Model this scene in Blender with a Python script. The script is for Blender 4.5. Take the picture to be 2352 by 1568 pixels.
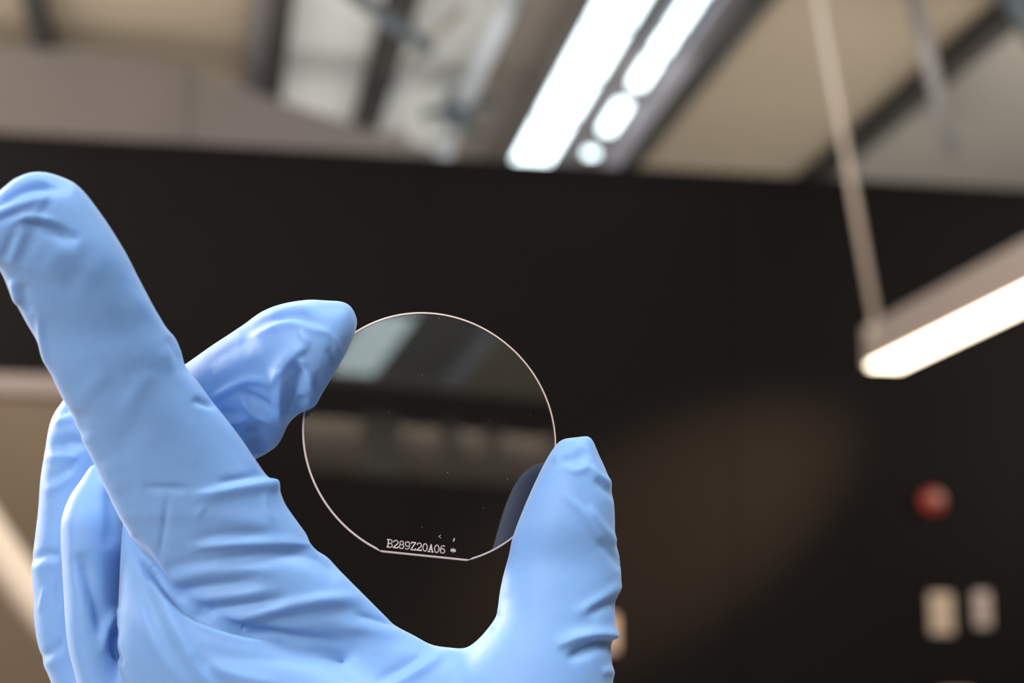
import bpy, bmesh, math, random
import numpy as np
from mathutils import Vector, Matrix
from mathutils.bvhtree import BVHTree

for o in list(bpy.data.objects):
    bpy.data.objects.remove(o)
S = bpy.context.scene
COL = S.collection
R = random.Random(7)

# ------------------------------------------------------------------ camera
W, H, F = 2352.0, 1568.0, 3920.0          # pixels; F = focal length in pixels (60 mm on 36 mm)
YAW, PITCH, CAMZ = math.radians(10.14), math.radians(11.8), 1.35
cam = bpy.data.cameras.new('camera')
cam.lens, cam.sensor_width = 60.0, 36.0
cam.clip_start, cam.clip_end = 0.02, 100
cam.dof.use_dof = True
cam.dof.focus_distance = 0.329
cam.dof.aperture_fstop = 12.5
camo = bpy.data.objects.new('camera', cam)
COL.objects.link(camo)
camo.location = (0, 0, CAMZ)
camo.rotation_euler = (math.pi / 2 + PITCH, 0, -YAW)
S.camera = camo

# ------------------------------------------------------------------ world and exposure
wd = bpy.data.worlds.new('world'); S.world = wd
wd.use_nodes = True
wd.node_tree.nodes['Background'].inputs[0].default_value = (0.55, 0.62, 0.7, 1)
wd.node_tree.nodes['Background'].inputs[1].default_value = 0.3
S.view_settings.view_transform = 'Standard'
S.view_settings.look = 'None'
S.view_settings.gamma = 1
S.view_settings.use_curve_mapping = False
S.view_settings.exposure = 0.0

def area(name, loc, target, sx, sy, power, color):
    l = bpy.data.lights.new(name, 'AREA'); l.shape = 'RECTANGLE'
    l.size, l.size_y, l.energy, l.color = sx, sy, power, color
    o = bpy.data.objects.new(name, l); COL.objects.link(o)
    o.location = loc
    o.rotation_euler = (Vector(target) - Vector(loc)).to_track_quat('-Z', 'Y').to_euler()
    return o
# added unseen area fills for hand, hall and ceiling; warm lamp on the left
area('overhead_fill_light', (0.7, -0.4, 4.0), (0, 0.3, 1.4), 1.6, 1.6, 135, (0.95, 0.96, 1.0))  # overhead fill, stands in for the missing stretch of strip light
area('left_rear_fill_light', (-1.4, -1.3, 2.3), (0, 0.3, 1.4), 1.6, 1.2, 66, (1.0, 0.93, 0.94))  # added frontal fill for the glove, no fixture
area('warm_lamp_light', (-1.9, 2.0, 2.4), (0, 0.3, 1.4), 0.5, 1.2, 115, (1.0, 0.82, 0.76))
area('hall_fill_light', (-1.0, 3.2, 4.0), (-1.0, 3.6, 0), 3.0, 2.0, 90, (1.0, 0.88, 0.78))  # added warm fill over the hall
area('far_bay_fill', (0.8, 8.2, 1.6), (0.8, 8.0, 4.0), 8.0, 3.0, 60, (0.98, 0.96, 0.92))  # hidden fill added to brighten the ceiling past the partition
area('partition_fill', (0.8, 6.4, 2.3), (0.8, 6.8, 4.1), 9.0, 0.4, 45, (0.98, 0.96, 0.90))  # extra fill tucked behind the partition to even out the ceiling
area('left_ceiling_fill', (-2.4, 5.0, 2.6), (-1.4, 6.4, 4.1), 1.4, 1.8, 70, (1.0, 0.95, 0.86))  # off-frame fill added for the left ceiling bays
area('right_ceiling_fill', (4.2, 5.0, 2.6), (3.0, 6.4, 4.1), 1.4, 1.8, 28, (1.0, 0.93, 0.84))  # same kind of added fill for the right ceiling bays
area('rear_bay_fill', (1.0, -4.0, 2.2), (1.0, -4.0, 4.0), 5.0, 1.6, 70, (0.86, 1.0, 0.95))  # added so the ceiling behind the camera shows in the wafer
area('rear_wall_fill', (2.4, -5.56, 4.06), (2.4, -5.575, 3.0), 3.4, 0.05, 9, (1.0, 0.84, 0.72))  # added wash that warms the pale band mirrored in the wafer
sp = bpy.data.lights.new('wall_glow_spot', 'SPOT'); sp.energy = 2200; sp.color = (1.0, 0.62, 0.36)  # added spot, off frame, making the brown glow on the partition
sp.spot_size = math.radians(12.5); sp.spot_blend = 1.0; sp.shadow_soft_size = 0.06
spo = bpy.data.objects.new('wall_glow_spot', sp); COL.objects.link(spo)
spo.location = (5.0, 4.3, 3.9)
spo.rotation_euler = (Vector((1.66, 6.0, 1.95)) - spo.location).to_track_quat('-Z', 'Y').to_euler()

# ------------------------------------------------------------------ projection helpers
_r = Vector((math.cos(YAW), -math.sin(YAW), 0))
_f = Vector((math.sin(YAW) * math.cos(PITCH), math.cos(YAW) * math.cos(PITCH), math.sin(PITCH)))
_u = _r.cross(_f)
C0 = Vector((0, 0, CAMZ))
def ray(px, py): return _f + _r * ((px - W / 2) / F) + _u * ((H / 2 - py) / F)
def at_d(px, py, d): return C0 + ray(px, py) * d                    # depth along the optical axis
def at_y(px, py, Y): v = ray(px, py); return C0 + v * (Y / v.y)
def at_z(px, py, Z): v = ray(px, py); return C0 + v * ((Z - CAMZ) / v.z)

# ------------------------------------------------------------------ materials
def mat(name, color, rough=0.6, metal=0.0, emit=None, estr=0.0, spec=0.5, noise=0.0, nscale=8.0, bump=0.0, bscale=200.0, coords='Object'):
    m = bpy.data.materials.new(name); m.use_nodes = True
    nt = m.node_tree; b = nt.nodes['Principled BSDF']
    b.inputs['Base Color'].default_value = (*color, 1)
    b.inputs['Roughness'].default_value = rough
    b.inputs['Metallic'].default_value = metal
    b.inputs['Specular IOR Level'].default_value = spec
    if emit:
        b.inputs['Emission Color'].default_value = (*emit, 1)
        b.inputs['Emission Strength'].default_value = estr
    if noise or bump:
        tc = nt.nodes.new('ShaderNodeTexCoord')
    if noise:
        n = nt.nodes.new('ShaderNodeTexNoise'); n.inputs['Scale'].default_value = nscale
        n.inputs['Detail'].default_value = 4
        nt.links.new(tc.outputs[coords], n.inputs['Vector'])
        mx = nt.nodes.new('ShaderNodeMix'); mx.data_type = 'RGBA'
        mx.inputs[6].default_value = (*[c * (1 - noise) for c in color], 1)
        mx.inputs[7].default_value = (*[min(1, c * (1 + noise)) for c in color], 1)
        nt.links.new(n.outputs['Fac'], mx.inputs[0])
        nt.links.new(mx.outputs[2], b.inputs['Base Color'])
    if bump:
        n2 = nt.nodes.new('ShaderNodeTexNoise'); n2.inputs['Scale'].default_value = bscale
        n2.inputs['Detail'].default_value = 3
        nt.links.new(tc.outputs[coords], n2.inputs['Vector'])
        bp = nt.nodes.new('ShaderNodeBump'); bp.inputs['Strength'].default_value = bump
        bp.inputs['Distance'].default_value = 0.0003
        nt.links.new(n2.outputs['Fac'], bp.inputs['Height'])
        nt.links.new(bp.outputs['Normal'], b.inputs['Normal'])
    return m

M = {}
M['black'] = mat('black_painted_panel', (0.0082, 0.0069, 0.0064), 0.75, noise=0.15, nscale=1.5, spec=0.12)
M['floor'] = mat('grey_floor', (0.32, 0.30, 0.28), 0.6, noise=0.1, nscale=3)
M['paint'] = mat('warm_wall_paint', (0.42, 0.38, 0.33), 0.8, noise=0.05)
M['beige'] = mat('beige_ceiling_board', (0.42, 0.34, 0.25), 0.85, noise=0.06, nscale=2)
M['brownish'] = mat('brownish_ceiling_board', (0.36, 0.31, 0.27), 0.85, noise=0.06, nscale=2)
M['pale'] = mat('cool_lit_pale_board', (0.80, 0.81, 0.78), 0.85, noise=0.05, nscale=2)  # pale board; the cool light on this bay is put into its tone
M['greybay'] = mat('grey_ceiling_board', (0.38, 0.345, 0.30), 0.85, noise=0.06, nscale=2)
M['rafter'] = mat('dark_painted_steel', (0.045, 0.042, 0.038), 0.5, noise=0.2, nscale=6)
M['mauve'] = mat('mauve_grey_steel', (0.16, 0.145, 0.15), 0.5, noise=0.1, nscale=6)
M['galv'] = mat('galvanised_steel', (0.78, 0.84, 0.92), 0.5, metal=0.0, noise=0.1, nscale=20)
M['slate'] = mat('slate_blue_steel', (0.13, 0.17, 0.20), 0.5, noise=0.1, nscale=20)
M['duct'] = mat('mauve_duct_sheet', (0.27, 0.235, 0.225), 0.6, noise=0.08, nscale=3)
M['lilac'] = mat('pale_lilac_steel', (0.36, 0.34, 0.34), 0.6)
M['alu'] = mat('warm_aluminium', (0.50, 0.42, 0.37), 0.45, metal=0.25)
M['wire'] = mat('pale_coated_wire', (0.8, 0.66, 0.54), 0.5)
M['cool_light'] = mat('cool_daylight_diffuser', (0.9, 0.9, 0.9), 0.5, emit=(0.78, 0.95, 1.0), estr=4.5)
M['dim_light'] = mat('cool_diffuser_of_the_rear_row', (0.9, 0.9, 0.9), 0.5, emit=(0.74, 0.95, 1.0), estr=2.2)
M['warm_light'] = mat('warm_white_diffuser', (0.9, 0.9, 0.9), 0.5, emit=(1.0, 0.83, 0.62), estr=9.0)
M['red'] = mat('red_plastic', (0.42, 0.035, 0.02), 0.35)
M['pinkish'] = mat('pale_pink_plastic', (0.5, 0.28, 0.22), 0.4)
M['plate'] = mat('cream_plastic_plate', (0.74, 0.60, 0.45), 0.4)
M['plate2'] = mat('pinkish_white_plate', (0.66, 0.54, 0.48), 0.4)
M['cabinet'] = mat('beige_brown_laminate', (0.17, 0.125, 0.075), 0.6, noise=0.12, nscale=3)
M['cornice'] = mat('pinkish_grey_cornice', (0.36, 0.30, 0.27), 0.6)
M['hose'] = mat('cream_rubber_hose', (0.95, 0.82, 0.66), 0.5)
M['sleeve'] = mat('dark_cloth_sleeve', (0.05, 0.05, 0.06), 0.9)

# ------------------------------------------------------------------ object helpers
def tag(o, label=None, cat=None, group=None, kind=None):
    if label: o['label'] = label
    if cat: o['category'] = cat
    if group: o['group'] = group
    if kind: o['kind'] = kind
    return o
def link(name, me, m, parent=None):
    o = bpy.data.objects.new(name, me); COL.objects.link(o)
    if m: me.materials.append(m)
    if parent:
        o.parent = parent
        o.matrix_parent_inverse = Matrix.LocRotScale(parent.location, parent.rotation_euler, None).inverted()
    return o
def empty(name, loc):
    o = bpy.data.objects.new(name, None); COL.objects.link(o); o.location = loc
    o.empty_display_size = 0.05
    return o
def bm_box(bm, a, b, bev=0.0):
    a, b = Vector(a), Vector(b)
    lo = Vector((min(a.x, b.x), min(a.y, b.y), min(a.z, b.z))); hi = Vector((max(a.x, b.x), max(a.y, b.y), max(a.z, b.z)))
    r = bmesh.ops.create_cube(bm, size=1.0)
    for v in r['verts']:
        v.co = Vector(((lo.x + hi.x) / 2 + v.co.x * (hi.x - lo.x), (lo.y + hi.y) / 2 + v.co.y * (hi.y - lo.y), (lo.z + hi.z) / 2 + v.co.z * (hi.z - lo.z)))
    if bev:
        es = list({e for v in r['verts'] for e in v.link_edges})
        bmesh.ops.bevel(bm, geom=es, offset=bev, segments=2, affect='EDGES')
def fin(name, bm, m, parent=None, smooth=False):
    me = bpy.data.meshes.new(name); bm.to_mesh(me); bm.free()
    if smooth:
        for p in me.polygons: p.use_smooth = True
    return link(name, me, m, parent)
def box(name, a, b, m, parent=None, bev=0.0):
    bm = bmesh.new(); bm_box(bm, a, b, bev); return fin(name, bm, m, parent)
def tube_bm(bm, pts, r, n=12):
    pts = [Vector(p) for p in pts]
    rings = []
    ref = None
    for i, p in enumerate(pts):
        t = (pts[min(i + 1, len(pts) - 1)] - pts[max(i - 1, 0)]).normalized()
        if ref is None:
            ref = t.orthogonal().normalized()
        ref = (ref - t * ref.dot(t)).normalized()
        s = t.cross(ref)
        rr = r[i] if isinstance(r, (list, tuple)) else r
        rings.append([bm.verts.new(p + ref * math.cos(2 * math.pi * k / n) * rr + s * math.sin(2 * math.pi * k / n) * rr) for k in range(n)])
    for a, b in zip(rings, rings[1:]):
        for k in range(n):
            bm.faces.new((a[k], a[(k + 1) % n], b[(k + 1) % n], b[k]))
    bm.faces.new(rings[0][::-1]); bm.faces.new(rings[-1])
def tube(name, pts, r, m, parent=None, n=12):
    bm = bmesh.new(); tube_bm(bm, pts, r, n)
    return fin(name, bm, m, parent, True)
def prism_bm(bm, quad, depth_vec):
    """a closed box between a quad and the quad moved by depth_vec"""
    a = [bm.verts.new(q) for q in quad]; b = [bm.verts.new(Vector(q) + Vector(depth_vec)) for q in quad]
    n = len(a)
    bm.faces.new(a[::-1]); bm.faces.new(b)
    for i in range(n):
        bm.faces.new((a[i], a[(i + 1) % n], b[(i + 1) % n], b[i]))
    bmesh.ops.recalc_face_normals(bm, faces=bm.faces)

# ------------------------------------------------------------------ the room
CEIL, PY, PTOP = 4.1, 6.0, 3.28
X0, X1, Y0, Y1 = -5.0, 6.5, -5.6, 12.0
def struct(o): o['kind'] = 'structure'; return o
struct(box('floor', (X0, Y0, -0.1), (X1, Y1, 0), M['floor']))
struct(box('wall_left', (X0 - .1, Y0, 0), (X0, Y1, CEIL), M['paint']))
struct(box('wall_right', (X1, Y0, 0), (X1 + .1, Y1, CEIL), M['paint']))
struct(box('wall_far', (X0, Y1, 0), (X1, Y1 + .1, CEIL), M['paint']))
struct(box('wall_rear', (X0, Y0 - .1, 0), (X1, Y0, CEIL), M['paint']))
# ceiling: boards of different tones between the rafters
ceiling = struct(box('ceiling', (X0, Y0, CEIL), (X1, Y1, CEIL + 0.1), M['beige']))
def cx(px, py, z=CEIL): return at_z(px, py, z).x
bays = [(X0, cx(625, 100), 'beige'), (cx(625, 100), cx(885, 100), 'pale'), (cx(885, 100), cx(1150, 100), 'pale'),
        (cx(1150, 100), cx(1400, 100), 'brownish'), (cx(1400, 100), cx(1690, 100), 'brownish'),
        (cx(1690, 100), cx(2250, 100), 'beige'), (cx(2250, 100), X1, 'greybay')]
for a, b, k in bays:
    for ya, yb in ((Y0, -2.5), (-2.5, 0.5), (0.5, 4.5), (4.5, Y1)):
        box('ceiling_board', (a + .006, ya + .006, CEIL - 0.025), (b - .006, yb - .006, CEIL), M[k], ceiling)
# black partition with its panels
wall = struct(box('wall_back', (X0, PY + 0.01, 0), (X1, PY + 0.09, PTOP), M['black']))
k = 0
xs = [X0 + 1.15 * i for i in range(11)]
for a, b in zip(xs, xs[1:]):
    box('partition_panel', (a + .002, PY, 0.1), (b - .002, PY + .012, PTOP), M['black'], wall)
box('top_rail', (X0, PY - .01, PTOP - 0.02), (X1, PY + .1, PTOP + 0.03), M['black'], wall)
# rear of the hall, mirrored in the wafer: dark screens with pale wall above
rear = struct(box('wall_screen', (X0, -5.5, 0), (X1, -5.45, 3.72), M['black']))
struct(box('wall_header', (X0, -5.5, 3.97), (X1, -5.35, CEIL - .03), M['black']))
for a, b in ((-2, .4), (1.88, 2.03), (2.22, 2.28), (2.42, 2.46), (2.7, 2.74)):
    box('wall_post', (a, -5.47, 3.72), (b, -5.42, 3.97), M['greybay'], rear)

# rafters: deep dark sections running along the hall
def rafter(name, label, px0, px1, py, m, z0=CEIL - .03, depth=0.10, ya=4.6, yb=11.9, m2=None, group=None):
    z = z0 - depth
    a, b = at_z(px0, py, z).x, at_z(px1, py, z).x
    root = empty(name, ((a + b) / 2, ya, z0))
    bm = bmesh.new()
    bm_box(bm, (a, ya, z), (b, yb, z + .012)); bm_box(bm, (a, ya, z0 - .012), (b, yb, z0))
    fin('flange', bm, m, root)
    box('web', (a + (b - a) * .3, ya, z + .012), (a + (b - a) * .7, yb, z0 - .012), m2 or m, root)
    tag(root, label, 'rafter', group)
    return root
rafter('roof_rafter', 'short dark rafter at the top left corner above the duct', 58, 100, 40, M['rafter'])
rafter('roof_rafter', 'dark brown rafter on the left edge of the pale ceiling bay', 622, 662, 100, M['rafter'])
rafter('roof_rafter', 'mauve grey rafter touching the dark brown one at left', 572, 612, 100, M['mauve'])
rafter('roof_rafter', 'dark slate rafter slanting between the two pale ceiling bays', 868, 932, 100, M['rafter'])
rafter('roof_rafter', 'wide dark rafter running close along the right of the bright lights', 1598, 1696, 100, M['rafter'])
rafter('roof_rafter', 'dark rafter slanting over the right end of the partition', 2240, 2296, 100, M['rafter'])

# sloping duct at the left above the partition
def duct():
    Y = 6.86
    root = empty('ventilation_duct', at_y(400, 250, Y))
    tag(root, 'mauve grey sloping duct above the partition at left', 'duct')
    P = [(-1700, 60), (-260, 95), (0, 105), (220, 118), (400, 142), (560, 205), (830, 292), (1000, 345), (1000, 470), (500, 470), (-1700, 470)]
    bm = bmesh.new()
    prism_bm(bm, [at_y(x, y, Y) for x, y in P], (0, 0.1, 0))
    fin('duct_body', bm, M['duct'], root)
    for x, ya, yb in ((405, 146, 345),):
        bm = bmesh.new()
        prism_bm(bm, [at_y(x, ya, Y - .02), at_y(x + 24, ya + 2, Y - .02), at_y(x + 24, yb, Y - .02), at_y(x, yb, Y - .02)], (0, 0.03, 0))
        fin('joint_flange', bm, M['duct'], root)
duct()

# conduit with junction box and hanger arms
def conduit():
    z = 3.9
    a, b = at_z(1180, -10, z), at_z(1062, 235, z)
    root = empty('conduit', b)
    tag(root, 'pale blue grey conduit running down to a dark junction box', 'conduit')
    a = b + (a - b).normalized() * 3.2
    tube('pipe', [a, b], 0.036, M['galv'], root)
    c = at_z(1052, 250, z)
    box('junction_box', c - Vector((.05, .12, .06)), c + Vector((.05, .12, .05)), M['slate'], root, .01)
    for x, y in ((975, 262), (1135, 235), (1090, 305)):
        tube('hanger_arm', [c, at_z(x, y, z)], 0.024, M['slate'], root)
conduit()
# truss braces in the pale bay
def brace(label, p, q, z, r, m, group=None):
    o = tube('truss_brace', [at_z(*p, z), at_z(*q, z)], r, m)
    tag(o, label, 'brace', group)
brace('slate diagonal brace crossing the slate rafter near the top edge', (790, -30), (985, 110), 3.86, .03, M['slate'])
brace('thin pale diagonal brace between slate rafter and conduit', (940, 150), (1060, 20), 3.95, .018, M['greybay'])
brace('pale grey vertical brace crossing the rafter at right', (2095, -20), (2185, 345), 3.9, .03, M['lilac'])
brace('slate brace at the top right corner', (2310, -30), (2400, 110), 3.9, .05, M['slate'])
# small fittings hung near the top edge of the partition
def fitting(name, label, px, py, w, h, Y, m):
    c = at_y(px, py, Y)
    root = empty(name, c)
    tag(root, label, 'fitting')
    bm = bmesh.new()
    r = bmesh.ops.create_uvsphere(bm, u_segments=20, v_segments=12, radius=1)
    for v in bm.verts: v.co = Vector((c.x + v.co.x * w, c.y + v.co.y * .06, c.z + v.co.z * h))
    fin('lens', bm, m, root, True)
    tube('stem', [(c.x, c.y, c.z + h * .8), (c.x, c.y, CEIL)], .008, M['galv'], root)
fitting('ceiling_sensor', 'warm pale round fitting left of the junction box', 910, 322, .055, .035, 7.2, M['paint'])
fitting('ceiling_sensor', 'bluish white round fitting just under the junction box', 1022, 345, .04, .05, 7.2, M['galv'])

# long double strip luminaire, bluish white, with cross louvres
def luminaire():
    z = 3.75
    L0, L1 = at_z(1284, 175, z).x, at_z(1378, 175, z).x
    R0, R1 = at_z(1462, 175, z).x, at_z(1493, 175, z).x
    FL0, FL1 = at_z(1528, 175, z).x, at_z(1568, 175, z).x
    for Ya, Yb, lab in ((2.6, 8.55, 'bluish white double strip light with cross louvres ahead of the hand'),
                        (-4.62, -0.9, 'bluish white double strip light behind the camera mirrored in the wafer')):
        root = empty('strip_luminaire', ((L0 + R1) / 2, Ya, z + .2))
        tag(root, lab, 'light')
        box('housing', (L0 - .03, Ya, z + .03), (FL1, Yb, z + .09), M['mauve'], root)
        box('side_flange', (FL0, Ya, z - .0), (FL1, Yb, z + .03), M['galvd'], root)
        box('side_flange', (L0 - .03, Ya, z), (L0 - .015, Yb, z + .03), M['mauve'], root)
        front = Ya > 0
        LS = [(Ya, 5.2), (5.23, 5.7), (5.72, 6.25), (6.27, 6.74), (6.82, 7.5), (7.56, 8.5)] if front else [(-4.6, -4.1), (-4.06, -3.4), (-3.36, -2.6), (-2.56, -1.8), (-1.76, -.95)]
        RS = [(Ya, 5.0), (5.04, 5.42), (5.46, 5.74), (5.79, 5.97), (6.05, 6.33), (6.56, 6.90), (7.215, 7.235), (7.6, 8.4)] if front else [(-2.56, -1.8), (-1.76, -.95)]  # thin sliver near the far end glows in place of a galvanised bracket
        lm = M['cool_light'] if front else M['dim_light']
        for ya, yb in LS:
            box('diffuser', (L0, ya, z + .004), (L1, yb, z + .03), lm, root)
            box('louvre', (L0, yb + .004, z - .01), (L1, yb + .014, z + .03), M['mauve'], root)
        for ya, yb in RS:
            box('diffuser', (R0, ya, z + .004), (R1, yb, z + .03), lm, root)
        for yy in (Ya + .4, Yb - .4):
            tube('suspension_rod', [((L0 + L1) / 2, yy, z + .09), ((L0 + L1) / 2, yy, CEIL)], .006, M['galv'], root, 8)
        if not front: root.location.x += .19
        if front:      # the row runs about one degree off the hall's axis
            bpy.context.view_layer.update()
            piv = Matrix.Translation(((L0 + L1) / 2, 5.7, z))
            root.matrix_world = piv @ Matrix.Rotation(math.radians(-.9), 4, 'Z') @ piv.inverted() @ root.matrix_world
M['bright_galv'] = mat('bright_zinc', (0.9, 0.92, 1.0), 0.4)
M['galvd'] = mat('dull_lilac_steel', (0.36, 0.35, 0.40), 0.5)
luminaire()

# warm pendant profile lamp at the right
def pendant():
    e = at_z(2030, 838, 2.36)           # far end, underside
    hgt, w = 0.118, 0.112
    X, Y, Z = e.x, e.y, e.z
    root = empty('pendant_lamp', (X, Y, Z))
    tag(root, 'long warm white pendant lamp hanging at the right edge', 'lamp')
    box('housing', (X - w / 2, 1.2, Z), (X + w / 2, Y, Z + hgt), M['alu'], root, .004)
    box('diffuser', (X - w / 2 + .006, 1.21, Z - .012), (X + w / 2 - .006, Y - .006, Z), M['warm_light'], root)
    tube('suspension_wire', [at_y(2012, 742, Y - .05), at_y(1872, -60, Y - .05)], .012, M['wire'], root, 8)
    c = at_y(2012, 745, Y - .05)
    tube('wire_grip', [c, c + Vector((0, 0, -.055))], .022, M['wire'], root, 12)
    box('end_cap', (X - w / 2 - .003, Y, Z - .006), (X + w / 2 + .003, Y + .012, Z + hgt), M['alu'], root)
    print('pendant end', e, 'top of wire', at_y(1872, -60, Y))
pendant()

# things on the black partition
def knob():
    c = at_y(2137, 1152, PY)
    root = empty('alarm_button', c); tag(root, 'round red alarm button on the black partition', 'button')
    tube('button_base', [(c.x, PY, c.z), (c.x, PY - .03, c.z)], .046, M['red'], root, 24)
    bm = bmesh.new(); bmesh.ops.create_uvsphere(bm, u_segments=24, v_segments=12, radius=1)
    for v in bm.verts: v.co = Vector((c.x + .012 + v.co.x * .026, PY - .035 + v.co.y * .02, c.z + .01 + v.co.z * .026))
    fin('button_cap', bm, M['pinkish'], root, True)
knob()
def plate(name, label, px0, px1, py0, py1, m, cat, rocker=True):
    a, b = at_y(px0, py1, PY), at_y(px1, py0, PY)
    root = empty(name, ((a.x + b.x) / 2, PY, a.z)); tag(root, label, cat)
    box('face_plate', (a.x, PY - .014, a.z), (b.x, PY, b.z), m, root, .005)
    mx, mz = (a.x + b.x) / 2, (a.z + b.z) / 2
    box('rocker', (mx - (b.x - a.x) * .27, PY - .022, mz - (b.z - a.z) * .27), (mx + (b.x - a.x) * .27, PY - .013, mz + (b.z - a.z) * .27), m, root, .004)
plate('light_switch', 'wider cream switch plate under the red button', 2136, 2184, 1362, 1456, M['plate'], 'switch')
plate('light_switch', 'narrower pinkish white switch plate at the right of the cream one', 2238, 2270, 1358, 1440, M['plate2'], 'switch')
plate('wall_socket', 'pale socket just right of the thumb base', 1380, 1416, 1412, 1498, M['plate2'], 'socket')
plate('wall_box', 'pinkish wall box cut by the bottom edge below the switches', 2162, 2232, 1586, 1700, M['plate2'], 'box')

# beige cabinet at the lower left and the cream hose in front of it
def cabinet():
    Y = 5.4
    a = at_y(-420, 850, Y); b = at_y(330, 850, Y)
    root = empty('tall_cabinet', ((a.x + b.x) / 2, Y + .25, 0)); tag(root, 'tall beige brown cabinet behind the fingers at lower left', 'cabinet')
    zt = at_y(60, 862, Y).z; zb = at_y(60, 908, Y).z
    box('carcass', (a.x, Y + .02, 0.08), (b.x, Y + .55, zb), M['cabinet'], root)
    box('cornice', (a.x - .01, Y - .02, zb), (b.x + .01, Y + .56, zt), M['cornice'], root, .004)
    box('plinth', (a.x + .02, Y + .05, 0), (b.x - .02, Y + .5, .08), M['rafter'], root)
    m = (a.x + b.x) / 2 - .1
    for x0, x1 in ((a.x + .003, m - .002), (m + .002, b.x - .003)):
        d = box('door', (x0, Y, .1), (x1, Y + .018, zb - .004), M['cabinet'], root, .002)
        box('handle', (x1 - .05, Y - .02, 1.0), (x1 - .038, Y, 1.2), M['galv'], d)
cabinet()
def hose():
    Y = 4.6
    P = [(-330, 700), (-200, 930), (-100, 1110), (0, 1268), (60, 1352), (130, 1440), (220, 1540), (330, 1640)]
    pts = [at_y(x, y, Y) for x, y in P]
    # smooth
    dense = []
    for i in range(len(pts) - 1):
        p0, p1, p2, p3 = pts[max(i - 1, 0)], pts[i], pts[i + 1], pts[min(i + 2, len(pts) - 1)]
        for k in range(8):
            t = k / 8
            dense.append(0.5 * (2 * p1 + (p2 - p0) * t + (2 * p0 - 5 * p1 + 4 * p2 - p3) * t * t + (3 * p1 - p0 - 3 * p2 + p3) * t ** 3))
    top = Vector(pts[0])
    dense = [Vector((top.x - .30, Y, CEIL - .02)), Vector((top.x - .30, Y, top.z + .9)), Vector((top.x - .28, Y, top.z + .55)), Vector((top.x - .17, Y, top.z + .27))] + dense
    end = Vector(pts[-1])
    for z in (1.0, .6, .2, .03): dense.append(Vector((end.x + .12 * (1.3 - z), Y, z)))
    o = tube('curved_hose', dense, .052, M['hose'], None, 16)
    tag(o, 'cream curved hose crossing in front of the cabinet at lower left', 'hose')
hose()

# ------------------------------------------------------------------ the wafer
WD = 0.3325
wc = at_d(991.6, 999.7, WD)
tilt = math.acos(281.2 / 300.3)
nl = (_r * 0.66 + _u * 0.75).normalized()
toc = (C0 - wc).normalized()
wn = (toc * math.cos(tilt) + (nl - toc * nl.dot(toc)).normalized() * math.sin(tilt)).normalized()
def on_plane(px, py):
    v = ray(px, py); return C0 + v * ((wc - C0).dot(wn) / v.dot(wn))
ff = (on_plane(1081, 1281) - on_plane(887, 1261)).normalized()
wx = (ff - wn * ff.dot(wn)).normalized(); wy = wn.cross(wx)
WM = Matrix((( wx.x, wy.x, wn.x, wc.x), (wx.y, wy.y, wn.y, wc.y), (wx.z, wy.z, wn.z, wc.z), (0, 0, 0, 1)))
WR, WT = 0.0254, 0.00043
def on_wafer(px, py):
    v = ray(px, py); t = (wc - C0).dot(wn) / v.dot(wn); p = C0 + v * t - wc
    return p.dot(wx), p.dot(wy)
fa, fb = on_wafer(887, 1261), on_wafer(1081, 1281)
print('flat', fa, fb, 'top', on_wafer(973, 710), 'left', on_wafer(699, 980), 'right', on_wafer(1284, 1005))
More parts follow.
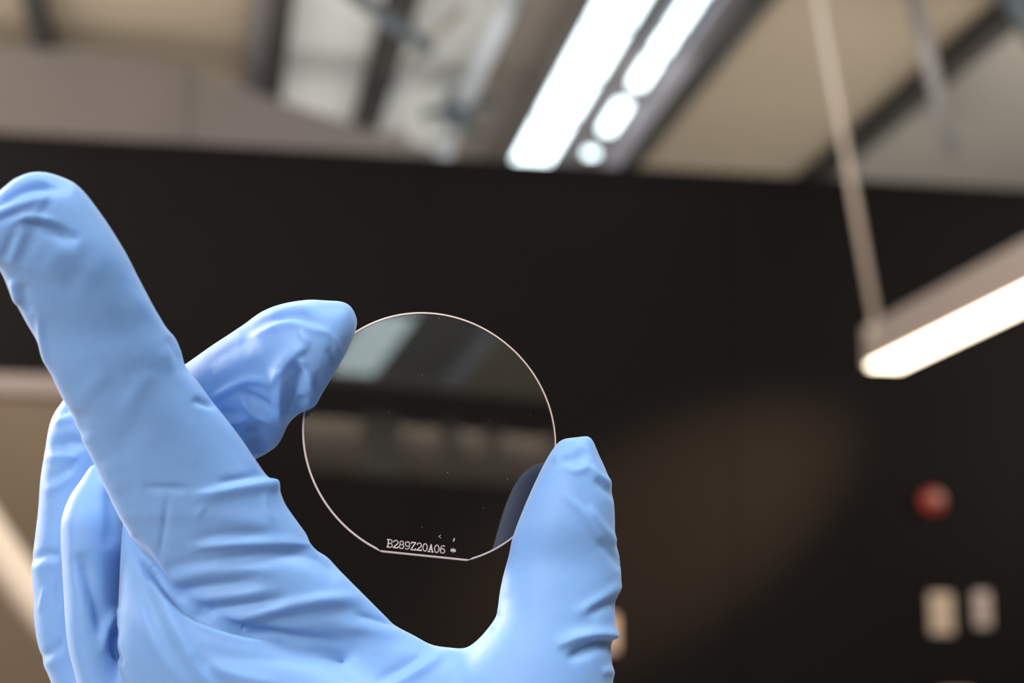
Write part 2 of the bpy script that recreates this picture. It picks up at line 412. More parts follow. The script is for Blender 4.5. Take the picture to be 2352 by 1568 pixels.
def wafer():
    g = bpy.data.materials.new('clear_sapphire'); g.use_nodes = True; nt = g.node_tree
    nt.nodes.remove(nt.nodes['Principled BSDF'])
    tr = nt.nodes.new('ShaderNodeBsdfTransparent'); gl = nt.nodes.new('ShaderNodeBsdfGlossy'); gl.inputs['Roughness'].default_value = 0.0
    fr = nt.nodes.new('ShaderNodeFresnel'); fr.inputs['IOR'].default_value = 1.77
    geo = nt.nodes.new('ShaderNodeNewGeometry')
    ior = nt.nodes.new('ShaderNodeMix'); ior.data_type = 'FLOAT'
    ior.inputs[2].default_value = 1.77; ior.inputs[3].default_value = 1.77
    nt.links.new(geo.outputs['Backfacing'], ior.inputs[0]); nt.links.new(ior.outputs[0], fr.inputs['IOR'])
    mx = nt.nodes.new('ShaderNodeMixShader')
    nt.links.new(fr.outputs[0], mx.inputs[0]); nt.links.new(tr.outputs[0], mx.inputs[1]); nt.links.new(gl.outputs[0], mx.inputs[2])
    nt.links.new(mx.outputs[0], nt.nodes['Material Output'].inputs['Surface'])
    edge = mat('ground_sapphire_edge', (0.60, 0.48, 0.42), 0.45)
    edge.node_tree.nodes['Principled BSDF'].inputs['Subsurface Weight'].default_value = 0
    mark = mat('frosted_engraving', (0.55, 0.48, 0.46), 0.7)
    root = empty('glass_wafer', wc)
    root.matrix_world = WM
    tag(root, 'thin clear round glass wafer with flat bottom edge and engraved serial number', 'wafer')
    def put(name, bm, m):
        me = bpy.data.meshes.new(name); bm.to_mesh(me); bm.free(); me.materials.append(m)
        o = bpy.data.objects.new(name, me); COL.objects.link(o); o.parent = root
        return o
    # outline: circle cut by the flat (fitted), corners slightly rounded
    yf = -math.sqrt(WR ** 2 - .00826 ** 2)
    a0 = math.asin(yf / WR)
    N = 220
    ang = [a0 + (math.pi - 2 * a0) * k / N for k in range(N + 1)]
    out = [(WR * math.cos(t), WR * math.sin(t)) for t in ang]
    inn = []
    h = WT / 2
    ins = 0.00033
    for x, y in out:
        l = math.hypot(x, y); inn.append((x * (1 - ins / l), y * (1 - ins / l) if y > yf + ins else yf + ins))
    bm = bmesh.new()
    front = [bm.verts.new((x, y, h)) for x, y in inn]; back = [bm.verts.new((x, y, -h)) for x, y in inn]
    bm.faces.new(front); bm.faces.new(back[::-1])
    put('glass_disc', bm, g)
    bm = bmesh.new()
    prof = [(0, h), (.6, h * .8), (1, h * .25), (1, -h * .25), (.6, -h * .8), (0, -h)]
    rings = [[bm.verts.new((ix + (ox - ix) * t, iy + (oy - iy) * t, z)) for (ix, iy), (ox, oy) in zip(inn, out)] for t, z in prof]
    n = len(inn)
    for ra, rb in zip(rings, rings[1:]):
        for k in range(n):
            bm.faces.new((ra[k], ra[(k + 1) % n], rb[(k + 1) % n], rb[k]))
    e = put('ground_edge', bm, edge)
    e['label'] = 'pale ground rim'
    # engraving, single stroke serif characters on a 6 x 10 grid
    def arc(cx, cy, rx, ry, a, b, n=10): return [(cx + rx * math.cos(math.radians(a + (b - a) * i / n)), cy + ry * math.sin(math.radians(a + (b - a) * i / n))) for i in range(n + 1)]
    G = {
        'B': [[(1.2, 0), (1.2, 10)], [(0, 10), (3.5, 10)] + arc(3.5, 7.6, 2, 2.4, 90, -90)[1:] + [(1.2, 5.2)], [(3.6, 5.2)] + arc(3.6, 2.6, 2.3, 2.6, 90, -90) + [(0, 0)]],
        '2': [arc(3, 7.2, 2.5, 2.8, 170, -30) + [(0.4, 0.2)], [(0.4, .2), (5.6, .2), (5.8, 1.6)]],
        '8': [arc(3, 7.5, 2.1, 2.4, 0, 360, 16), arc(3, 2.6, 2.6, 2.6, 0, 360, 16)],
        '9': [arc(3, 6.9, 2.5, 3.0, 0, 360, 16), arc(2.6, 4.5, 2.9, 4.5, 20, -120, 12)],
        'Z': [[(0.7, 8.2), (0.7, 10), (5.4, 10), (0.4, 0.1), (5.6, 0.1), (5.6, 1.9)]],
        '0': [arc(3, 5, 2.5, 5, 0, 360, 20)],
        'A': [[(1, 0), (3, 10), (5, 0)], [(1.7, 3.4), (4.3, 3.4)], [(0, 0), (2, 0)], [(4, 0), (6, 0)]],
        '6': [arc(3, 3.0, 2.5, 3.0, 0, 360, 16), arc(3.4, 5.2, 2.9, 4.8, 190, 60, 12)],
        '*': [[(3, 1.6), (3, 8.4)], [(0.2, 3.3), (5.8, 6.7)], [(0.2, 6.7), (5.8, 3.3)]],
    }
    zz = h + 0.000006
    def seg(bm, a, b, w):
        a, b = Vector((*a, zz)), Vector((*b, zz)); d = (b - a)
        if d.length < 1e-9: return
        d.normalize(); nn = Vector((-d.y, d.x, 0)) * w; e_ = d * w * .7
        q = [a - e_ - nn, b + e_ - nn, b + e_ + nn, a - e_ + nn]
        vs = [bm.verts.new(p) for p in q]; bm.faces.new(vs)
    pA, pB = on_wafer(888, 1256), on_wafer(1021, 1271)
    top = on_wafer(890, 1239)
    hh = abs(top[1] - pA[1])
    base = Vector(pA); dirx = (Vector(pB) - Vector(pA)); tw = dirx.length; dirx.normalize(); diry = Vector((-dirx.y, dirx.x))
    chars = 'B289Z20A06'
    adv = tw / 10.0 * 1.015; cw = adv * .88
    bm = bmesh.new()
    def glyph(ch, org, w_, h_, lw):
        for st in G[ch]:
            for a, b in zip(st, st[1:]):
                p = org + dirx * (a[0] / 6 * w_) + diry * (a[1] / 10 * h_); q = org + dirx * (b[0] / 6 * w_) + diry * (b[1] / 10 * h_)
                seg(bm, p, q, lw)
    for i, ch in enumerate(chars):
        glyph(ch, base + dirx * (adv * i), cw, hh, .00010)
    s = put('serial_number', bm, mark); s['label'] = 'engraved characters B289Z20A06'
    bm = bmesh.new()
    st = on_wafer(1034, 1270)
    glyph('*', Vector(st), cw, hh * .78, .00009)
    put('asterisk_mark', bm, mark)
    # dust specks
    bm = bmesh.new()
    specks = [(1008, 731, 2), (969, 862, 2.3), (1027, 869, 2), (1102, 786, 1.6), (1109, 807, 1.3), (942, 835, 1.2), (925, 882, 1.2), (892, 948, 1.8),
              (1065, 970, 1.5), (1122, 965, 1.4), (1268, 971, 1.8), (1217, 952, 1.3), (849, 1057, 1.6), (1028, 1085, 2.3), (1165, 1101, 2.1), (1110, 1167, 2.0),
              (1112, 1082, 1.3), (969, 1211, 1.6), (1006, 1019, 1.2), (1043, 991, 1.2), (900, 1073, 1.3), (762, 1020, 1.2), (815, 1050, 1.1), (1114, 1222, 1.1), (1124, 1038, 1.1), (712, 1048, 1.4)]
    for x, y, r in specks:
        c = Vector((*on_wafer(x, y), zz)); rr = r * .0000847 * .5
        k = R.randint(5, 7)
        bm.faces.new([bm.verts.new(c + Vector((math.cos(6.283 * i / k), math.sin(6.283 * i / k), 0)) * rr * R.uniform(.7, 1.2)) for i in range(k)])
    def streak(pts, w):
        for a, b in zip(pts, pts[1:]): seg(bm, on_wafer(*a), on_wafer(*b), w)
    streak([(1043, 1237), (1041, 1243)], .00013)
    streak([(1012, 1229), (1007, 1232), (1012, 1236)], .00005)
    d = put('dust_specks', bm, mat('pale_dust', (0.32, 0.32, 0.31), 0.8)); d['kind'] = 'stuff'
wafer()

# ------------------------------------------------------------------ the gloved hand
def cr(pts, n):
    pts = np.array(pts, float); out = []
    m = len(pts)
    for i in range(m - 1):
        p0, p1, p2, p3 = pts[max(i - 1, 0)], pts[i], pts[i + 1], pts[min(i + 2, m - 1)]
        for k in range(n):
            t = k / n
            out.append(0.5 * (2 * p1 + (p2 - p0) * t + (2 * p0 - 5 * p1 + 4 * p2 - p3) * t * t + (3 * p1 - p0 - 3 * p2 + p3) * t ** 3))
    out.append(pts[-1]); return np.array(out)
RV, UV, FV, CV = [np.array(v) for v in (_r, _u, _f, C0)]
def P3(x, y, d): return CV + (FV + RV * ((x - W / 2) / F) + UV * ((H / 2 - y) / F)) * d
SEG = 48
def loft(bm, st, sub=6, p=2.2):
    """st: (xa, ya, xb, yb, depth, half thickness in m): both silhouette points of a station, centre depth"""
    S_ = cr(st, sub)
    C = np.array([P3((a[0] + a[2]) / 2, (a[1] + a[3]) / 2, a[4]) for a in S_])
    U = np.array([(P3(a[2], a[3], a[4]) - P3(a[0], a[1], a[4])) / 2 for a in S_])
    rings = []
    n = len(S_)
    for i in range(n):
        ax = C[min(i + 1, n - 1)] - C[max(i - 1, 0)]
        ax = ax / (np.linalg.norm(ax) + 1e-12)
        u = U[i]; ul = np.linalg.norm(u)
        # v perpendicular to u, close to the viewing direction
        fd = C[i] - CV; fd /= np.linalg.norm(fd)
        un = u / (ul + 1e-12)
        v = fd - un * fd.dot(un); v /= np.linalg.norm(v)
        v = v * S_[i][5]
        ring = []
        for k in range(SEG):
            t = 2 * math.pi * k / SEG
            c, s = math.cos(t), math.sin(t)
            ring.append(bm.verts.new(C[i] + u * math.copysign(abs(c) ** (2 / p), c) + v * math.copysign(abs(s) ** (2 / p), s)))
        rings.append(ring)
    for a, b in zip(rings, rings[1:]):
        for k in range(SEG):
            bm.faces.new((a[k], a[(k + 1) % SEG], b[(k + 1) % SEG], b[k]))
    c0 = bm.verts.new(C[0]); c1 = bm.verts.new(C[-1])
    for k in range(SEG):
        bm.faces.new((rings[0][(k + 1) % SEG], rings[0][k], c0)); bm.faces.new((rings[-1][k], rings[-1][(k + 1) % SEG], c1))
    return C, np.maximum(np.linalg.norm(U, axis=1), S_[:, 5])

mm = 0.001
DIG = {}
# left/right silhouette, tip first
DIG['index'] = [
    (-6, 436, 30, 410, .3025, 1.5*mm), (-30, 462, 70, 396, .3025, 4.6*mm), (-52, 492, 118, 399, .303, 6.8*mm), (-58, 520, 176, 427, .304, 8.3*mm), (-48, 560, 232, 496, .305, 9*mm),
    (-22, 592, 284, 578, .306, 9.3*mm), (5, 620, 312, 632, .307, 9.4*mm), (24, 660, 330, 666, .308, 9.4*mm), (38, 690, 348, 700, .3085, 9.4*mm), (66, 742, 378, 750, .310, 9.4*mm), (92, 786, 400, 776, .3108, 9.5*mm), (106, 820, 414, 808, .311, 9.5*mm),
    (126, 868, 424, 842, .312, 9.6*mm), (143, 905, 452, 876, .3128, 9.6*mm), (166, 950, 484, 920, .3135, 9.6*mm), (178, 985, 515, 958, .3142, 9.6*mm), (205, 1035, 552, 1006, .3151, 9.6*mm), (226, 1080, 586, 1056, .3157, 9.6*mm),
    (244, 1120, 616, 1096, .3163, 9.7*mm), (252, 1136, 638, 1103, .3164, 9.7*mm), (262, 1158, 643, 1128, .3167, 9.7*mm), (276, 1186, 656, 1160, .317, 9.8*mm), (290, 1210, 684, 1200, .3175, 9.8*mm), (310, 1245, 704, 1228, .318, 9.9*mm), (328, 1275, 716, 1256, .3185, 10*mm), (352, 1310, 752, 1280, .3188, 10.2*mm), (376, 1345, 782, 1312, .319, 10.4*mm),
    (420, 1405, 836, 1366, .3197, 10.8*mm), (450, 1440, 866, 1396, .3205, 11*mm), (490, 1480, 905, 1436, .322, 11.5*mm), (600, 1560, 960, 1500, .325, 9*mm), (680, 1620, 980, 1560, .328, 6*mm)]
DIG['thumb'] = [
    (1322, 1004, 1350, 1001, .3270, 2*mm), (1290, 1010, 1362, 1012, .3270, 4.2*mm), (1268, 1034, 1376, 1045, .3270, 6*mm), (1246, 1072, 1394, 1085, .3270, 7.6*mm), (1222, 1122, 1408, 1135, .3270, 8.6*mm),
    (1198, 1178, 1412, 1190, .3270, 9*mm), (1178, 1232, 1413, 1240, .3269, 9.2*mm), (1170, 1272, 1424, 1280, .328, 9.4*mm), (1158, 1316, 1427, 1320, .3275, 9.6*mm), (1148, 1360, 1421, 1362, .327, 9.8*mm),
    (1139, 1412, 1413, 1400, .3265, 10*mm), (1112, 1455, 1414, 1440, .326, 10.3*mm), (1080, 1500, 1411, 1474, .3255, 10.6*mm), (1060, 1545, 1405, 1505, .325, 11*mm), (1040, 1590, 1408, 1566, .3245, 11.5*mm),
    (1010, 1700, 1396, 1700, .324, 13*mm), (960, 1900, 1350, 1900, .325, 15*mm)]
DIG['middle'] = [
    (812, 712, 821, 735, .3245, 1.5*mm), (800, 699, 816, 762, .3245, 4*mm), (782, 692, 800, 800, .3245, 6*mm), (752, 690, 780, 838, .3247, 7.4*mm), (718, 688, 756, 878, .325, 8.4*mm),
    (690, 690, 738, 908, .3255, 9*mm), (655, 696, 722, 934, .326, 9.2*mm), (622, 706, 685, 952, .327, 9.3*mm), (590, 722, 662, 975, .3285, 9.3*mm), (560, 744, 648, 1005, .330, 9.2*mm),
    (525, 768, 632, 1028, .3315, 9.1*mm), (488, 792, 596, 1050, .333, 9*mm), (440, 826, 540, 1075, .335, 9*mm), (350, 890, 440, 1120, .338, 9*mm), (250, 980, 330, 1210, .341, 9*mm)]
DIG['ring'] = [
    (150, 916, 230, 905, .346, 5*mm), (128, 950, 300, 950, .346, 8*mm), (116, 985, 310, 1010, .346, 9*mm), (107, 1040, 300, 1080, .346, 9.3*mm), (98, 1100, 290, 1120, .346, 9.5*mm), (93, 1170, 280, 1190, .3455, 9.5*mm),
    (86, 1235, 270, 1240, .345, 9.5*mm), (79, 1300, 265, 1300, .3445, 9.5*mm), (83, 1370, 268, 1370, .344, 9.5*mm), (85, 1430, 270, 1430, .3435, 9.6*mm), (96, 1490, 280, 1490, .343, 9.8*mm), (124, 1568, 300, 1568, .342, 10*mm), (170, 1680, 340, 1680, .34, 11*mm), (220, 1850, 420, 1850, .337, 12*mm)]
DIG['knuckle'] = [
    (212, 1068, 262, 1060, .334, 4*mm), (188, 1105, 285, 1120, .3335, 6.5*mm), (164, 1142, 288, 1160, .333, 8*mm), (148, 1190, 290, 1200, .332, 9*mm), (145, 1240, 292, 1260, .3315, 9.3*mm), (150, 1300, 290, 1300, .331, 9.5*mm),
    (152, 1360, 286, 1380, .330, 9.6*mm), (157, 1430, 290, 1440, .329, 9.8*mm), (164, 1490, 300, 1500, .3285, 10*mm), (182, 1560, 320, 1560, .328, 10.2*mm), (205, 1680, 420, 1680, .327, 11*mm), (240, 1850, 520, 1850, .327, 12*mm)]
DIG['palm'] = [
    (285, 1186, 300, 1186, .325, 2*mm), (283, 1225, 350, 1232, .324, 5.0*mm), (280, 1290, 420, 1300, .3225, 8*mm), (277, 1360, 520, 1380, .321, 10.5*mm), (273, 1430, 640, 1450, .3195, 12*mm), (268, 1500, 800, 1520, .319, 13*mm),
    (290, 1600, 1000, 1600, .319, 14.5*mm), (320, 1700, 1200, 1700, .320, 16*mm), (360, 1850, 1280, 1850, .322, 17*mm), (430, 2000, 1250, 2000, .325, 18*mm), (500, 2250, 1150, 2250, .33, 19*mm), (540, 2500, 1100, 2500, .335, 20*mm)]
DIG['web'] = [
    (820, 1382, 760, 1760, .3205, 9*mm), (870, 1412, 820, 1760, .3208, 9*mm), (912, 1440, 880, 1760, .3212, 9*mm), (950, 1460, 930, 1780, .3216, 9*mm), (990, 1481, 990, 1800, .322, 9*mm), (1030, 1488, 1040, 1800, .3225, 9*mm), (1068, 1489, 1100, 1800, .323, 9*mm),
    (1095, 1472, 1150, 1800, .3238, 9*mm), (1122, 1442, 1200, 1800, .3245, 9*mm), (1150, 1400, 1250, 1780, .3255, 9*mm)]
DIG['thumb'] = [(*a[:4], a[4] - min(1, max(0, (a[1] - 1000) / 568)) * .0045, a[5]) for a in DIG['thumb']]
DIG['index'] = [(*a[:4], a[4] - max(0, .3205 - a[4]) * .45, a[5]) for a in DIG['index']]
bm = bmesh.new()
AX = []
for k, st in DIG.items():
    C, rr = loft(bm, st)
    AX.append((k, C, rr))
bmesh.ops.recalc_face_normals(bm, faces=bm.faces)
me = bpy.data.meshes.new('glove'); bm.to_mesh(me); bm.free()
tmp = bpy.data.objects.new('tmp_glove', me); COL.objects.link(tmp)
md = tmp.modifiers.new('r', 'REMESH'); md.mode = 'VOXEL'; md.voxel_size = 0.00037; md.adaptivity = 0
dg = bpy.context.evaluated_depsgraph_get()
gm = bpy.data.meshes.new_from_object(tmp.evaluated_get(dg))
bpy.data.objects.remove(tmp)
nv = len(gm.vertices)
co = np.empty(nv * 3); gm.vertices.foreach_get('co', co); co = co.reshape(-1, 3)
ed = np.empty(len(gm.edges) * 2, dtype=np.int64); gm.edges.foreach_get('vertices', ed); ed = ed.reshape(-1, 2)
deg = np.bincount(ed.ravel(), minlength=nv).astype(float)[:, None]
def avg(a):
    s = np.empty_like(a)
    for c in range(a.shape[1]):
        s[:, c] = np.bincount(ed[:, 0], weights=a[ed[:, 1], c], minlength=nv) + np.bincount(ed[:, 1], weights=a[ed[:, 0], c], minlength=nv)
    return s / deg
def smooth(a, it, lam=.6, mu=-.63):
    for _ in range(it):
        a = a + lam * (avg(a) - a)
        if mu: a = a + mu * (avg(a) - a)
    return a
co = smooth(co, 3, .5, 0)
co = smooth(co, 14)
def normals(c):
    gm.vertices.foreach_set('co', c.ravel()); gm.update()
    n = np.empty(nv * 3); gm.vertex_normals.foreach_get('vector', n)
    return n.reshape(-1, 3)
nr = normals(co)
def project(c):
    d = c - CV; z = d @ FV
    return np.stack([W / 2 + F * (d @ RV) / z, H / 2 - F * (d @ UV) / z], 1), z
px, dep = project(co)
# soften the saddle between finger and thumb where the separate volumes meet
wgt = np.clip((px[:, 0] - 640) / 160, 0, 1) * np.clip((1330 - px[:, 0]) / 120, 0, 1) * np.clip((px[:, 1] - 1400) / 60, 0, 1)
wgt = np.maximum(wgt, np.clip((px[:, 1] - 1500) / 80, 0, 1) * np.clip((px[:, 0] - 200) / 100, 0, 1))
wgt *= np.clip((FV @ np.zeros(3)) + np.clip(-(nr @ FV) * 2.2 - .1, 0, 1), 0, 1)
wgt = wgt[:, None]
for _ in range(260):
    co = co + .5 * wgt * (avg(co) - co)
nr = normals(co); px, dep = project(co)
# which digit each vertex belongs to
best = np.full(nv, 1e9); did = np.zeros(nv, int)
names = [a[0] for a in AX]
for i, (k, C, rr) in enumerate(AX):
    for c, r_ in zip(C, rr):
        d = np.linalg.norm(co - c, axis=1) / max(r_, .002)
        m_ = d < best; best[m_] = d[m_]; did[m_] = i
# visible from the front (the side the folds are on)
bvh = BVHTree.FromPolygons([Vector(v) for v in co], [tuple(p.vertices) for p in gm.polygons]) if False else None
face = np.clip(-(nr @ FV), -1, 1)

def seg_dist(P, pts):
    """distance to polyline, signed side (+ = right of travel, y down), arc parameter 0..1"""
    pts = np.array(pts, float)
    L = np.linalg.norm(np.diff(pts, axis=0), axis=1); tot = L.sum(); acc = 0
    bd = np.full(len(P), 1e9); sg = np.zeros(len(P)); tt = np.zeros(len(P))
    for i in range(len(L)):
        a = pts[i]; d = (pts[i + 1] - a) / L[i]
        w = P - a; t = np.clip(w @ d, 0, L[i]); q = w - t[:, None] * d
        dist = np.linalg.norm(q, axis=1); cr_ = d[0] * w[:, 1] - d[1] * w[:, 0]
        m_ = dist < bd
        bd[m_] = dist[m_]; sg[m_] = np.sign(cr_[m_]); tt[m_] = (acc + t[m_]) / tot
        acc += L[i]
    return bd, sg, tt
disp = np.zeros(nv)
def fold(dig, pts, amp, wl, wr, taper=.25, ends=(1, 1)):
    """ridge (amp>0) or crease (amp<0), amp in mm; wl / wr = soft widths in px left and right of the travel direction"""
    pts = cr(pts, 6) if len(pts) > 2 else np.array(pts, float)
    lo = pts.min(0) - 3 * max(wl, wr); hi = pts.max(0) + 3 * max(wl, wr)
    ids = [names.index(d) for d in dig.split()]
    sel = np.isin(did, ids) & (face > -0.15) & (px[:, 0] > lo[0]) & (px[:, 0] < hi[0]) & (px[:, 1] > lo[1]) & (px[:, 1] < hi[1])
    idx = np.nonzero(sel)[0]
    if len(idx) == 0: return
    d, s, t = seg_dist(px[idx], pts)
    w = np.where(s > 0, wr, wl)
    h = np.exp(-(d / w) ** 2)
    e = np.ones_like(t)
    if ends[0]: e *= np.clip(t / taper, 0, 1) ** .7
    if ends[1]: e *= np.clip((1 - t) / taper, 0, 1) ** .7
    disp[idx] += .92 * amp * mm * h * e * np.clip((face[idx] + .15) * 2.5, 0, 1)
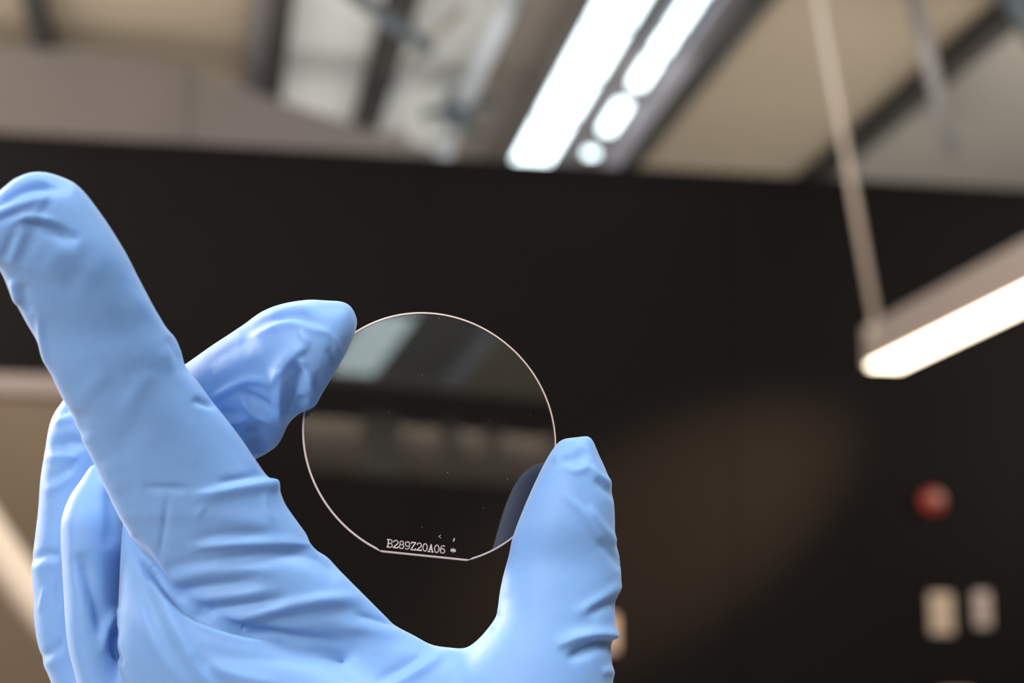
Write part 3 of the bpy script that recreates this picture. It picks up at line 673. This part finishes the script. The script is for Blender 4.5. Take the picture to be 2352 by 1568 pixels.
FOLDS = [
 # index finger, tip
 ('index', [(-40,484),(0,458),(50,432),(110,423),(165,428)], -2.1, 17, 15),
 ('index', [(-35,508),(0,488),(50,468),(115,448)], .9, 12, 12),
 ('index', [(-35,520),(10,499),(58,488)], -.6, 10, 10),
 ('index', [(14,524),(34,507),(62,499),(100,504),(135,516)], .7, 9, 6),
 ('index', [(52,508),(96,513),(138,528),(182,551)], -1.3, 6, 20),
 ('index', [(76,492),(92,470),(108,448)], .35, 8, 8),
 ('index', [(62,518),(38,560),(20,612)], .35, 9, 9),
 ('index', [(34,530),(16,575),(6,600)], -.6, 12, 12),
 ('index', [(84,528),(66,565),(48,610)], -.35, 16, 16),
 ('index', [(150,560),(120,600),(100,640)], .25, 22, 22),
 ('index', [(215,565),(180,620),(150,680)], -.2, 22, 22),
 # index finger, shaft
 ('index', [(30,640),(36,668),(44,700)], .7, 8, 10),
 ('index', [(52,650),(58,690),(70,720)], -.5, 12, 12),
 ('index', [(88,715),(94,770),(102,820),(112,866)], .5, 8, 7),
 ('index', [(300,640),(350,720),(385,780)], .3, 14, 18),
 ('index', [(385,775),(404,800),(418,832)], -.7, 14, 12),
 ('index', [(372,800),(400,850),(440,900),(470,945)], .35, 14, 14),
 ('index', [(350,850),(310,900),(280,960)], .3, 20, 20),
 ('index', [(250,850),(210,890),(175,930)], .3, 22, 22),
 ('index', [(188,940),(182,975),(190,1010)], -.5, 24, 24),
 ('index', [(330,960),(290,1010),(262,1060)], -.25, 26, 26),
 ('index', [(440,918),(470,926),(502,930)], -.9, 8, 8),
 ('index', [(505,940),(530,990),(560,1040),(596,1092)], .45, 9, 8),
 ('index', [(240,1060),(265,1100),(290,1130)], .3, 20, 20),
 ('index', [(325,1118),(380,1120),(440,1122)], -.5, 7, 10),
 ('index', [(500,1110),(550,1102),(605,1090)], -.6, 10, 7),
 ('index', [(440,1138),(500,1126),(560,1114),(635,1106)], .85, 8, 18, .25, (1, 0)),
 ('index', [(386,1135),(378,1200),(364,1290)], -.45, 6, 6),
 ('index', [(472,1154),(462,1172),(446,1190)], .25, 7, 7),
 ('index', [(606,1130),(610,1165),(628,1200)], .35, 8, 8),
 ('index', [(470,1180),(560,1200),(650,1205)], .3, 22, 18),
 ('index', [(440,1242),(520,1230),(620,1228)], -.55, 14, 10),
 ('index', [(430,1264),(481,1252),(580,1246),(679,1250),(722,1262)], 1.0, 14, 10, .25, (1, 0)),
 ('index', [(470,1286),(547,1278),(646,1266),(720,1277),(765,1296)], -.9, 9, 24, .25, (1, 0)),
 ('index palm', [(372,1312),(430,1294),(500,1288)], -.4, 14, 12),
 ('index palm', [(378,1338),(448,1316),(540,1306),(640,1308)], .6, 14, 14),
 ('index palm', [(396,1360),(450,1352),(520,1342),(600,1330)], -1.0, 14, 16),
 ('index palm', [(410,1376),(480,1370),(560,1362),(640,1352)], .5, 10, 14),
 ('index palm web', [(432,1402),(514,1398),(600,1386),(660,1374)], -1.1, 14, 10),
 ('index palm web', [(462,1412),(531,1419),(597,1404),(679,1385),(745,1375),(835,1371)], 1.0, 12, 18),
 ('index palm web', [(600,1425),(700,1410),(800,1402),(880,1415)], -.4, 16, 20),
 # the deep line where the finger leaves the palm
 ('index palm web', [(300,1232),(345,1304),(382,1362),(430,1404),(481,1428),(547,1449),(613,1462),(700,1472),(800,1478)], -2.4, 18, 5, .3),
 ('index palm web', [(345,1322),(376,1366),(420,1408),(481,1438),(547,1460),(620,1473),(720,1484)], .6, 5, 12, .3),
 ('index web palm', [(815,1412),(860,1420),(900,1430)], -.7, 8, 8, .3, (1, 0)),
 ('index web palm', [(770,1438),(850,1446),(930,1462)], .4, 14, 14),
 # palm
 ('palm knuckle', [(320,1270),(362,1350),(405,1432),(447,1515),(500,1580)], .9, 12, 20),
 ('palm', [(330,1330),(352,1400),(385,1470),(430,1545)], -.35, 14, 14),
 ('palm', [(318,1360),(340,1440),(380,1515),(430,1580)], .45, 12, 16),
 ('palm web', [(452,1490),(520,1508),(620,1514),(740,1510)], -.35, 18, 14),
 ('palm web', [(470,1528),(540,1548),(640,1568)], .4, 12, 14),
 ('palm web', [(440,1500),(500,1560),(560,1600)], -.5, 16, 12),
 ('palm web thumb', [(850,1600),(938,1550),(1006,1508),(1064,1492)], .6, 14, 14),
 ('palm web thumb', [(860,1570),(930,1534),(990,1496)], -.5, 14, 12),
 ('palm knuckle', [(266,1438),(259,1470),(262,1496),(280,1524)], -1.3, 8, 6),
 ('palm knuckle', [(270,1395),(252,1430),(240,1462),(238,1500)], 1.0, 8, 10),
 # thumb
 ('thumb', [(1284,1050),(1308,1058),(1330,1048),(1342,1030)], -.7, 16, 14),
 ('thumb', [(1290,1066),(1325,1080),(1358,1064)], .45, 9, 9),
 ('thumb', [(1300,1030),(1285,1045),(1272,1062)], .3, 10, 10),
 ('thumb', [(1358,1066),(1377,1092),(1405,1108)], .6, 7, 9, .25, (1, 0)),
 ('thumb', [(1368,1098),(1388,1120),(1408,1134)], -.55, 8, 12, .25, (1, 0)),
 ('thumb', [(1352,1160),(1377,1201),(1410,1238)], .6, 9, 12, .25, (1, 0)),
 ('thumb', [(1290,1128),(1332,1167),(1362,1212),(1388,1245),(1418,1274)], .4, 8, 10),
 ('thumb', [(1374,1236),(1396,1262),(1424,1296)], -.5, 12, 12, .25, (1, 0)),
 ('thumb', [(1320,1414),(1377,1376),(1424,1346)], .6, 12, 12, .25, (1, 0)),
 ('thumb', [(1345,1410),(1395,1386),(1420,1380)], -.6, 8, 14, .25, (1, 0)),
 ('thumb', [(1276,1486),(1325,1468),(1370,1460),(1418,1464)], 1.3, 18, 7, .3, (1, 0)),
 ('thumb', [(1300,1510),(1340,1487),(1377,1473),(1412,1474)], -1.5, 6, 18, .3, (1, 0)),
 ('thumb web', [(1140,1412),(1134,1430),(1128,1452)], -.9, 6, 6, .3, (0, 1)),
 ('thumb', [(1190,1230),(1172,1300),(1160,1370)], .25, 20, 20),
 ('thumb', [(1380,1545),(1400,1540),(1412,1548)], .6, 9, 9, .3, (1, 0)),
 # middle finger
 ('middle', [(552,768),(601,739),(641,727),(681,724),(721,740),(750,757)], -1.0, 12, 12),
 ('middle', [(590,730),(641,716),(695,707),(745,713)], .5, 9, 8),
 ('middle', [(575,770),(628,748),(668,740),(708,748),(748,764),(775,794),(785,820)], .6, 8, 10),
 ('middle', [(750,800),(766,820),(768,842)], -.5, 8, 8),
 ('middle', [(730,760),(755,775),(768,800)], -.35, 8, 8),
 ('middle', [(686,758),(698,774),(712,790)], .6, 6, 6),
 ('middle', [(713,790),(681,815),(654,845),(620,892)], 1.25, 7, 26),
 ('middle', [(690,832),(680,880),(662,950)], -2.0, 18, 14, .2),
 ('middle', [(654,846),(648,910),(641,980)], 1.5, 6, 18, .2),
 ('middle', [(688,816),(705,864),(724,914)], 1.0, 8, 8),
 ('middle', [(682,946),(694,924),(708,920)], -1.2, 8, 8),
 ('middle', [(735,850),(728,890),(712,925)], -.5, 12, 12),
 ('middle', [(478,925),(529,893),(566,876),(600,876),(622,892)], .9, 12, 8),
 ('middle', [(552,898),(578,910),(608,925),(636,940)], -1.1, 8, 16),
 ('middle', [(552,906),(566,933),(590,956),(630,974)], .8, 7, 7),
 ('middle', [(505,974),(550,968),(576,956)], .6, 9, 9),
 ('middle', [(505,945),(530,950),(552,945)], -.5, 12, 10),
 ('middle', [(572,980),(592,1008),(594,1040)], -1.4, 20, 16, .2),
 ('middle', [(470,840),(530,800),(590,775)], -.3, 14, 14),
 ('middle', [(490,870),(560,830),(620,800)], .3, 18, 18),
 # ring finger
 ('ring', [(140,950),(165,938),(190,935)], -.5, 10, 8),
 ('ring', [(124,970),(150,962),(176,956)], .45, 8, 8),
 ('ring', [(120,1032),(155,1016),(200,1018)], -.9, 14, 14),
 ('ring', [(100,1052),(145,1046),(205,1052)], .45, 9, 12),
 ('ring', [(110,1100),(150,1082),(185,1060)], -.4, 12, 14),
 ('ring', [(100,1130),(135,1112),(165,1085)], .35, 12, 10),
 ('ring', [(70,1290),(106,1271),(150,1282),(175,1300)], -.6, 8, 12),
 ('ring', [(72,1312),(112,1290),(160,1304)], .3, 10, 14),
 ('ring', [(104,1345),(96,1380),(90,1408)], .35, 6, 6),
 ('ring', [(150,1335),(140,1365),(146,1400)], -.4, 12, 12),
 ('ring', [(88,1512),(128,1490),(165,1460)], -.45, 10, 14),
 ('ring', [(90,1535),(134,1510),(175,1490)], .3, 12, 14),
 # middle finger knuckle
 ('knuckle', [(180,1270),(205,1343),(226,1403),(232,1460)], -1.1, 22, 16, .2),
 ('knuckle', [(160,1180),(170,1260),(180,1340),(195,1420)], .3, 14, 16),
 ('knuckle', [(250,1110),(258,1180),(256,1260)], -.8, 16, 16, .2),
]
# even out the lofted shaft of the index finger before the folds go on
wi = np.where(did == names.index('index'), np.clip((face - .45) * 3, 0, 1), 0) * np.clip((1180 - px[:, 1]) / 80, 0, 1)
wi = np.maximum(wi, np.where(did == names.index('thumb'), np.clip((face - .4) * 3, 0, 1), 0) * np.clip((px[:, 1] - 1040) / 60, 0, 1))
wi = smooth(wi[:, None], 10, .5, 0)
for _ in range(220):
    co = co + .5 * wi * (avg(co) - co)
nr = normals(co); px, dep = project(co); face = np.clip(-(nr @ FV), -1, 1)
for f_ in FOLDS: fold(*f_)
for _ in range(2):
    disp = .5 * disp + .5 * avg(disp[:, None])[:, 0]
co = co + nr * disp[:, None]
co = smooth(co, 1, .5, 0)
# the two volumes meet along the deep line: relax just that strip
d_, _s, _t = seg_dist(px, cr([(430,1404),(481,1430),(547,1452),(613,1465),(700,1475),(800,1480),(900,1482)], 6))
w_ = (np.exp(-(d_ / 12) ** 2) * (face > -.3))[:, None]
for _ in range(12):
    co = co + .5 * w_ * (avg(co) - co)
nr = normals(co)
for p in gm.polygons: p.use_smooth = True
gm.name = 'glove'

gmat = bpy.data.materials.new('blue_nitrile'); gmat.use_nodes = True
nt = gmat.node_tree; b = nt.nodes['Principled BSDF']
b.inputs['Base Color'].default_value = (0.190, 0.375, 0.69, 1)
b.inputs['Roughness'].default_value = 0.56
b.inputs['Specular IOR Level'].default_value = 0.38
b.inputs['Subsurface Weight'].default_value = 0.45
b.inputs['Subsurface Radius'].default_value = (0.12, 0.4, 1.0)
b.inputs['Subsurface Scale'].default_value = 0.0035
b.inputs['Sheen Weight'].default_value = 0.3
b.inputs['Sheen Roughness'].default_value = 0.4
tc = nt.nodes.new('ShaderNodeTexCoord')
n1 = nt.nodes.new('ShaderNodeTexNoise'); n1.inputs['Scale'].default_value = 900; n1.inputs['Detail'].default_value = 3
n2 = nt.nodes.new('ShaderNodeTexNoise'); n2.inputs['Scale'].default_value = 120; n2.inputs['Detail'].default_value = 2
for n in (n1, n2): nt.links.new(tc.outputs['Object'], n.inputs['Vector'])
b1 = nt.nodes.new('ShaderNodeBump'); b1.inputs['Strength'].default_value = .12; b1.inputs['Distance'].default_value = .0003
b2 = nt.nodes.new('ShaderNodeBump'); b2.inputs['Strength'].default_value = .25; b2.inputs['Distance'].default_value = .0012
nt.links.new(n1.outputs['Fac'], b1.inputs['Height']); nt.links.new(n2.outputs['Fac'], b2.inputs['Height'])
nt.links.new(b1.outputs['Normal'], b2.inputs['Normal']); nt.links.new(b2.outputs['Normal'], b.inputs['Normal'])
hand = empty('gloved_hand', Vector(P3(820, 2450, .334)))
tag(hand, 'hand in a blue nitrile glove pinching the wafer between thumb and finger', 'hand')
link('glove', gm, gmat, hand)
# forearm sleeve, below the frame
bm = bmesh.new()
tube_bm(bm, [Vector(P3(820, 2440, .335)), Vector(P3(840, 3000, .345)), Vector(P3(900, 4200, .38)), Vector(P3(980, 5600, .43))], [.028, .034, .042, .048], 24)
fin('sleeve', bm, M['sleeve'], hand, True)
print('glove verts', nv)
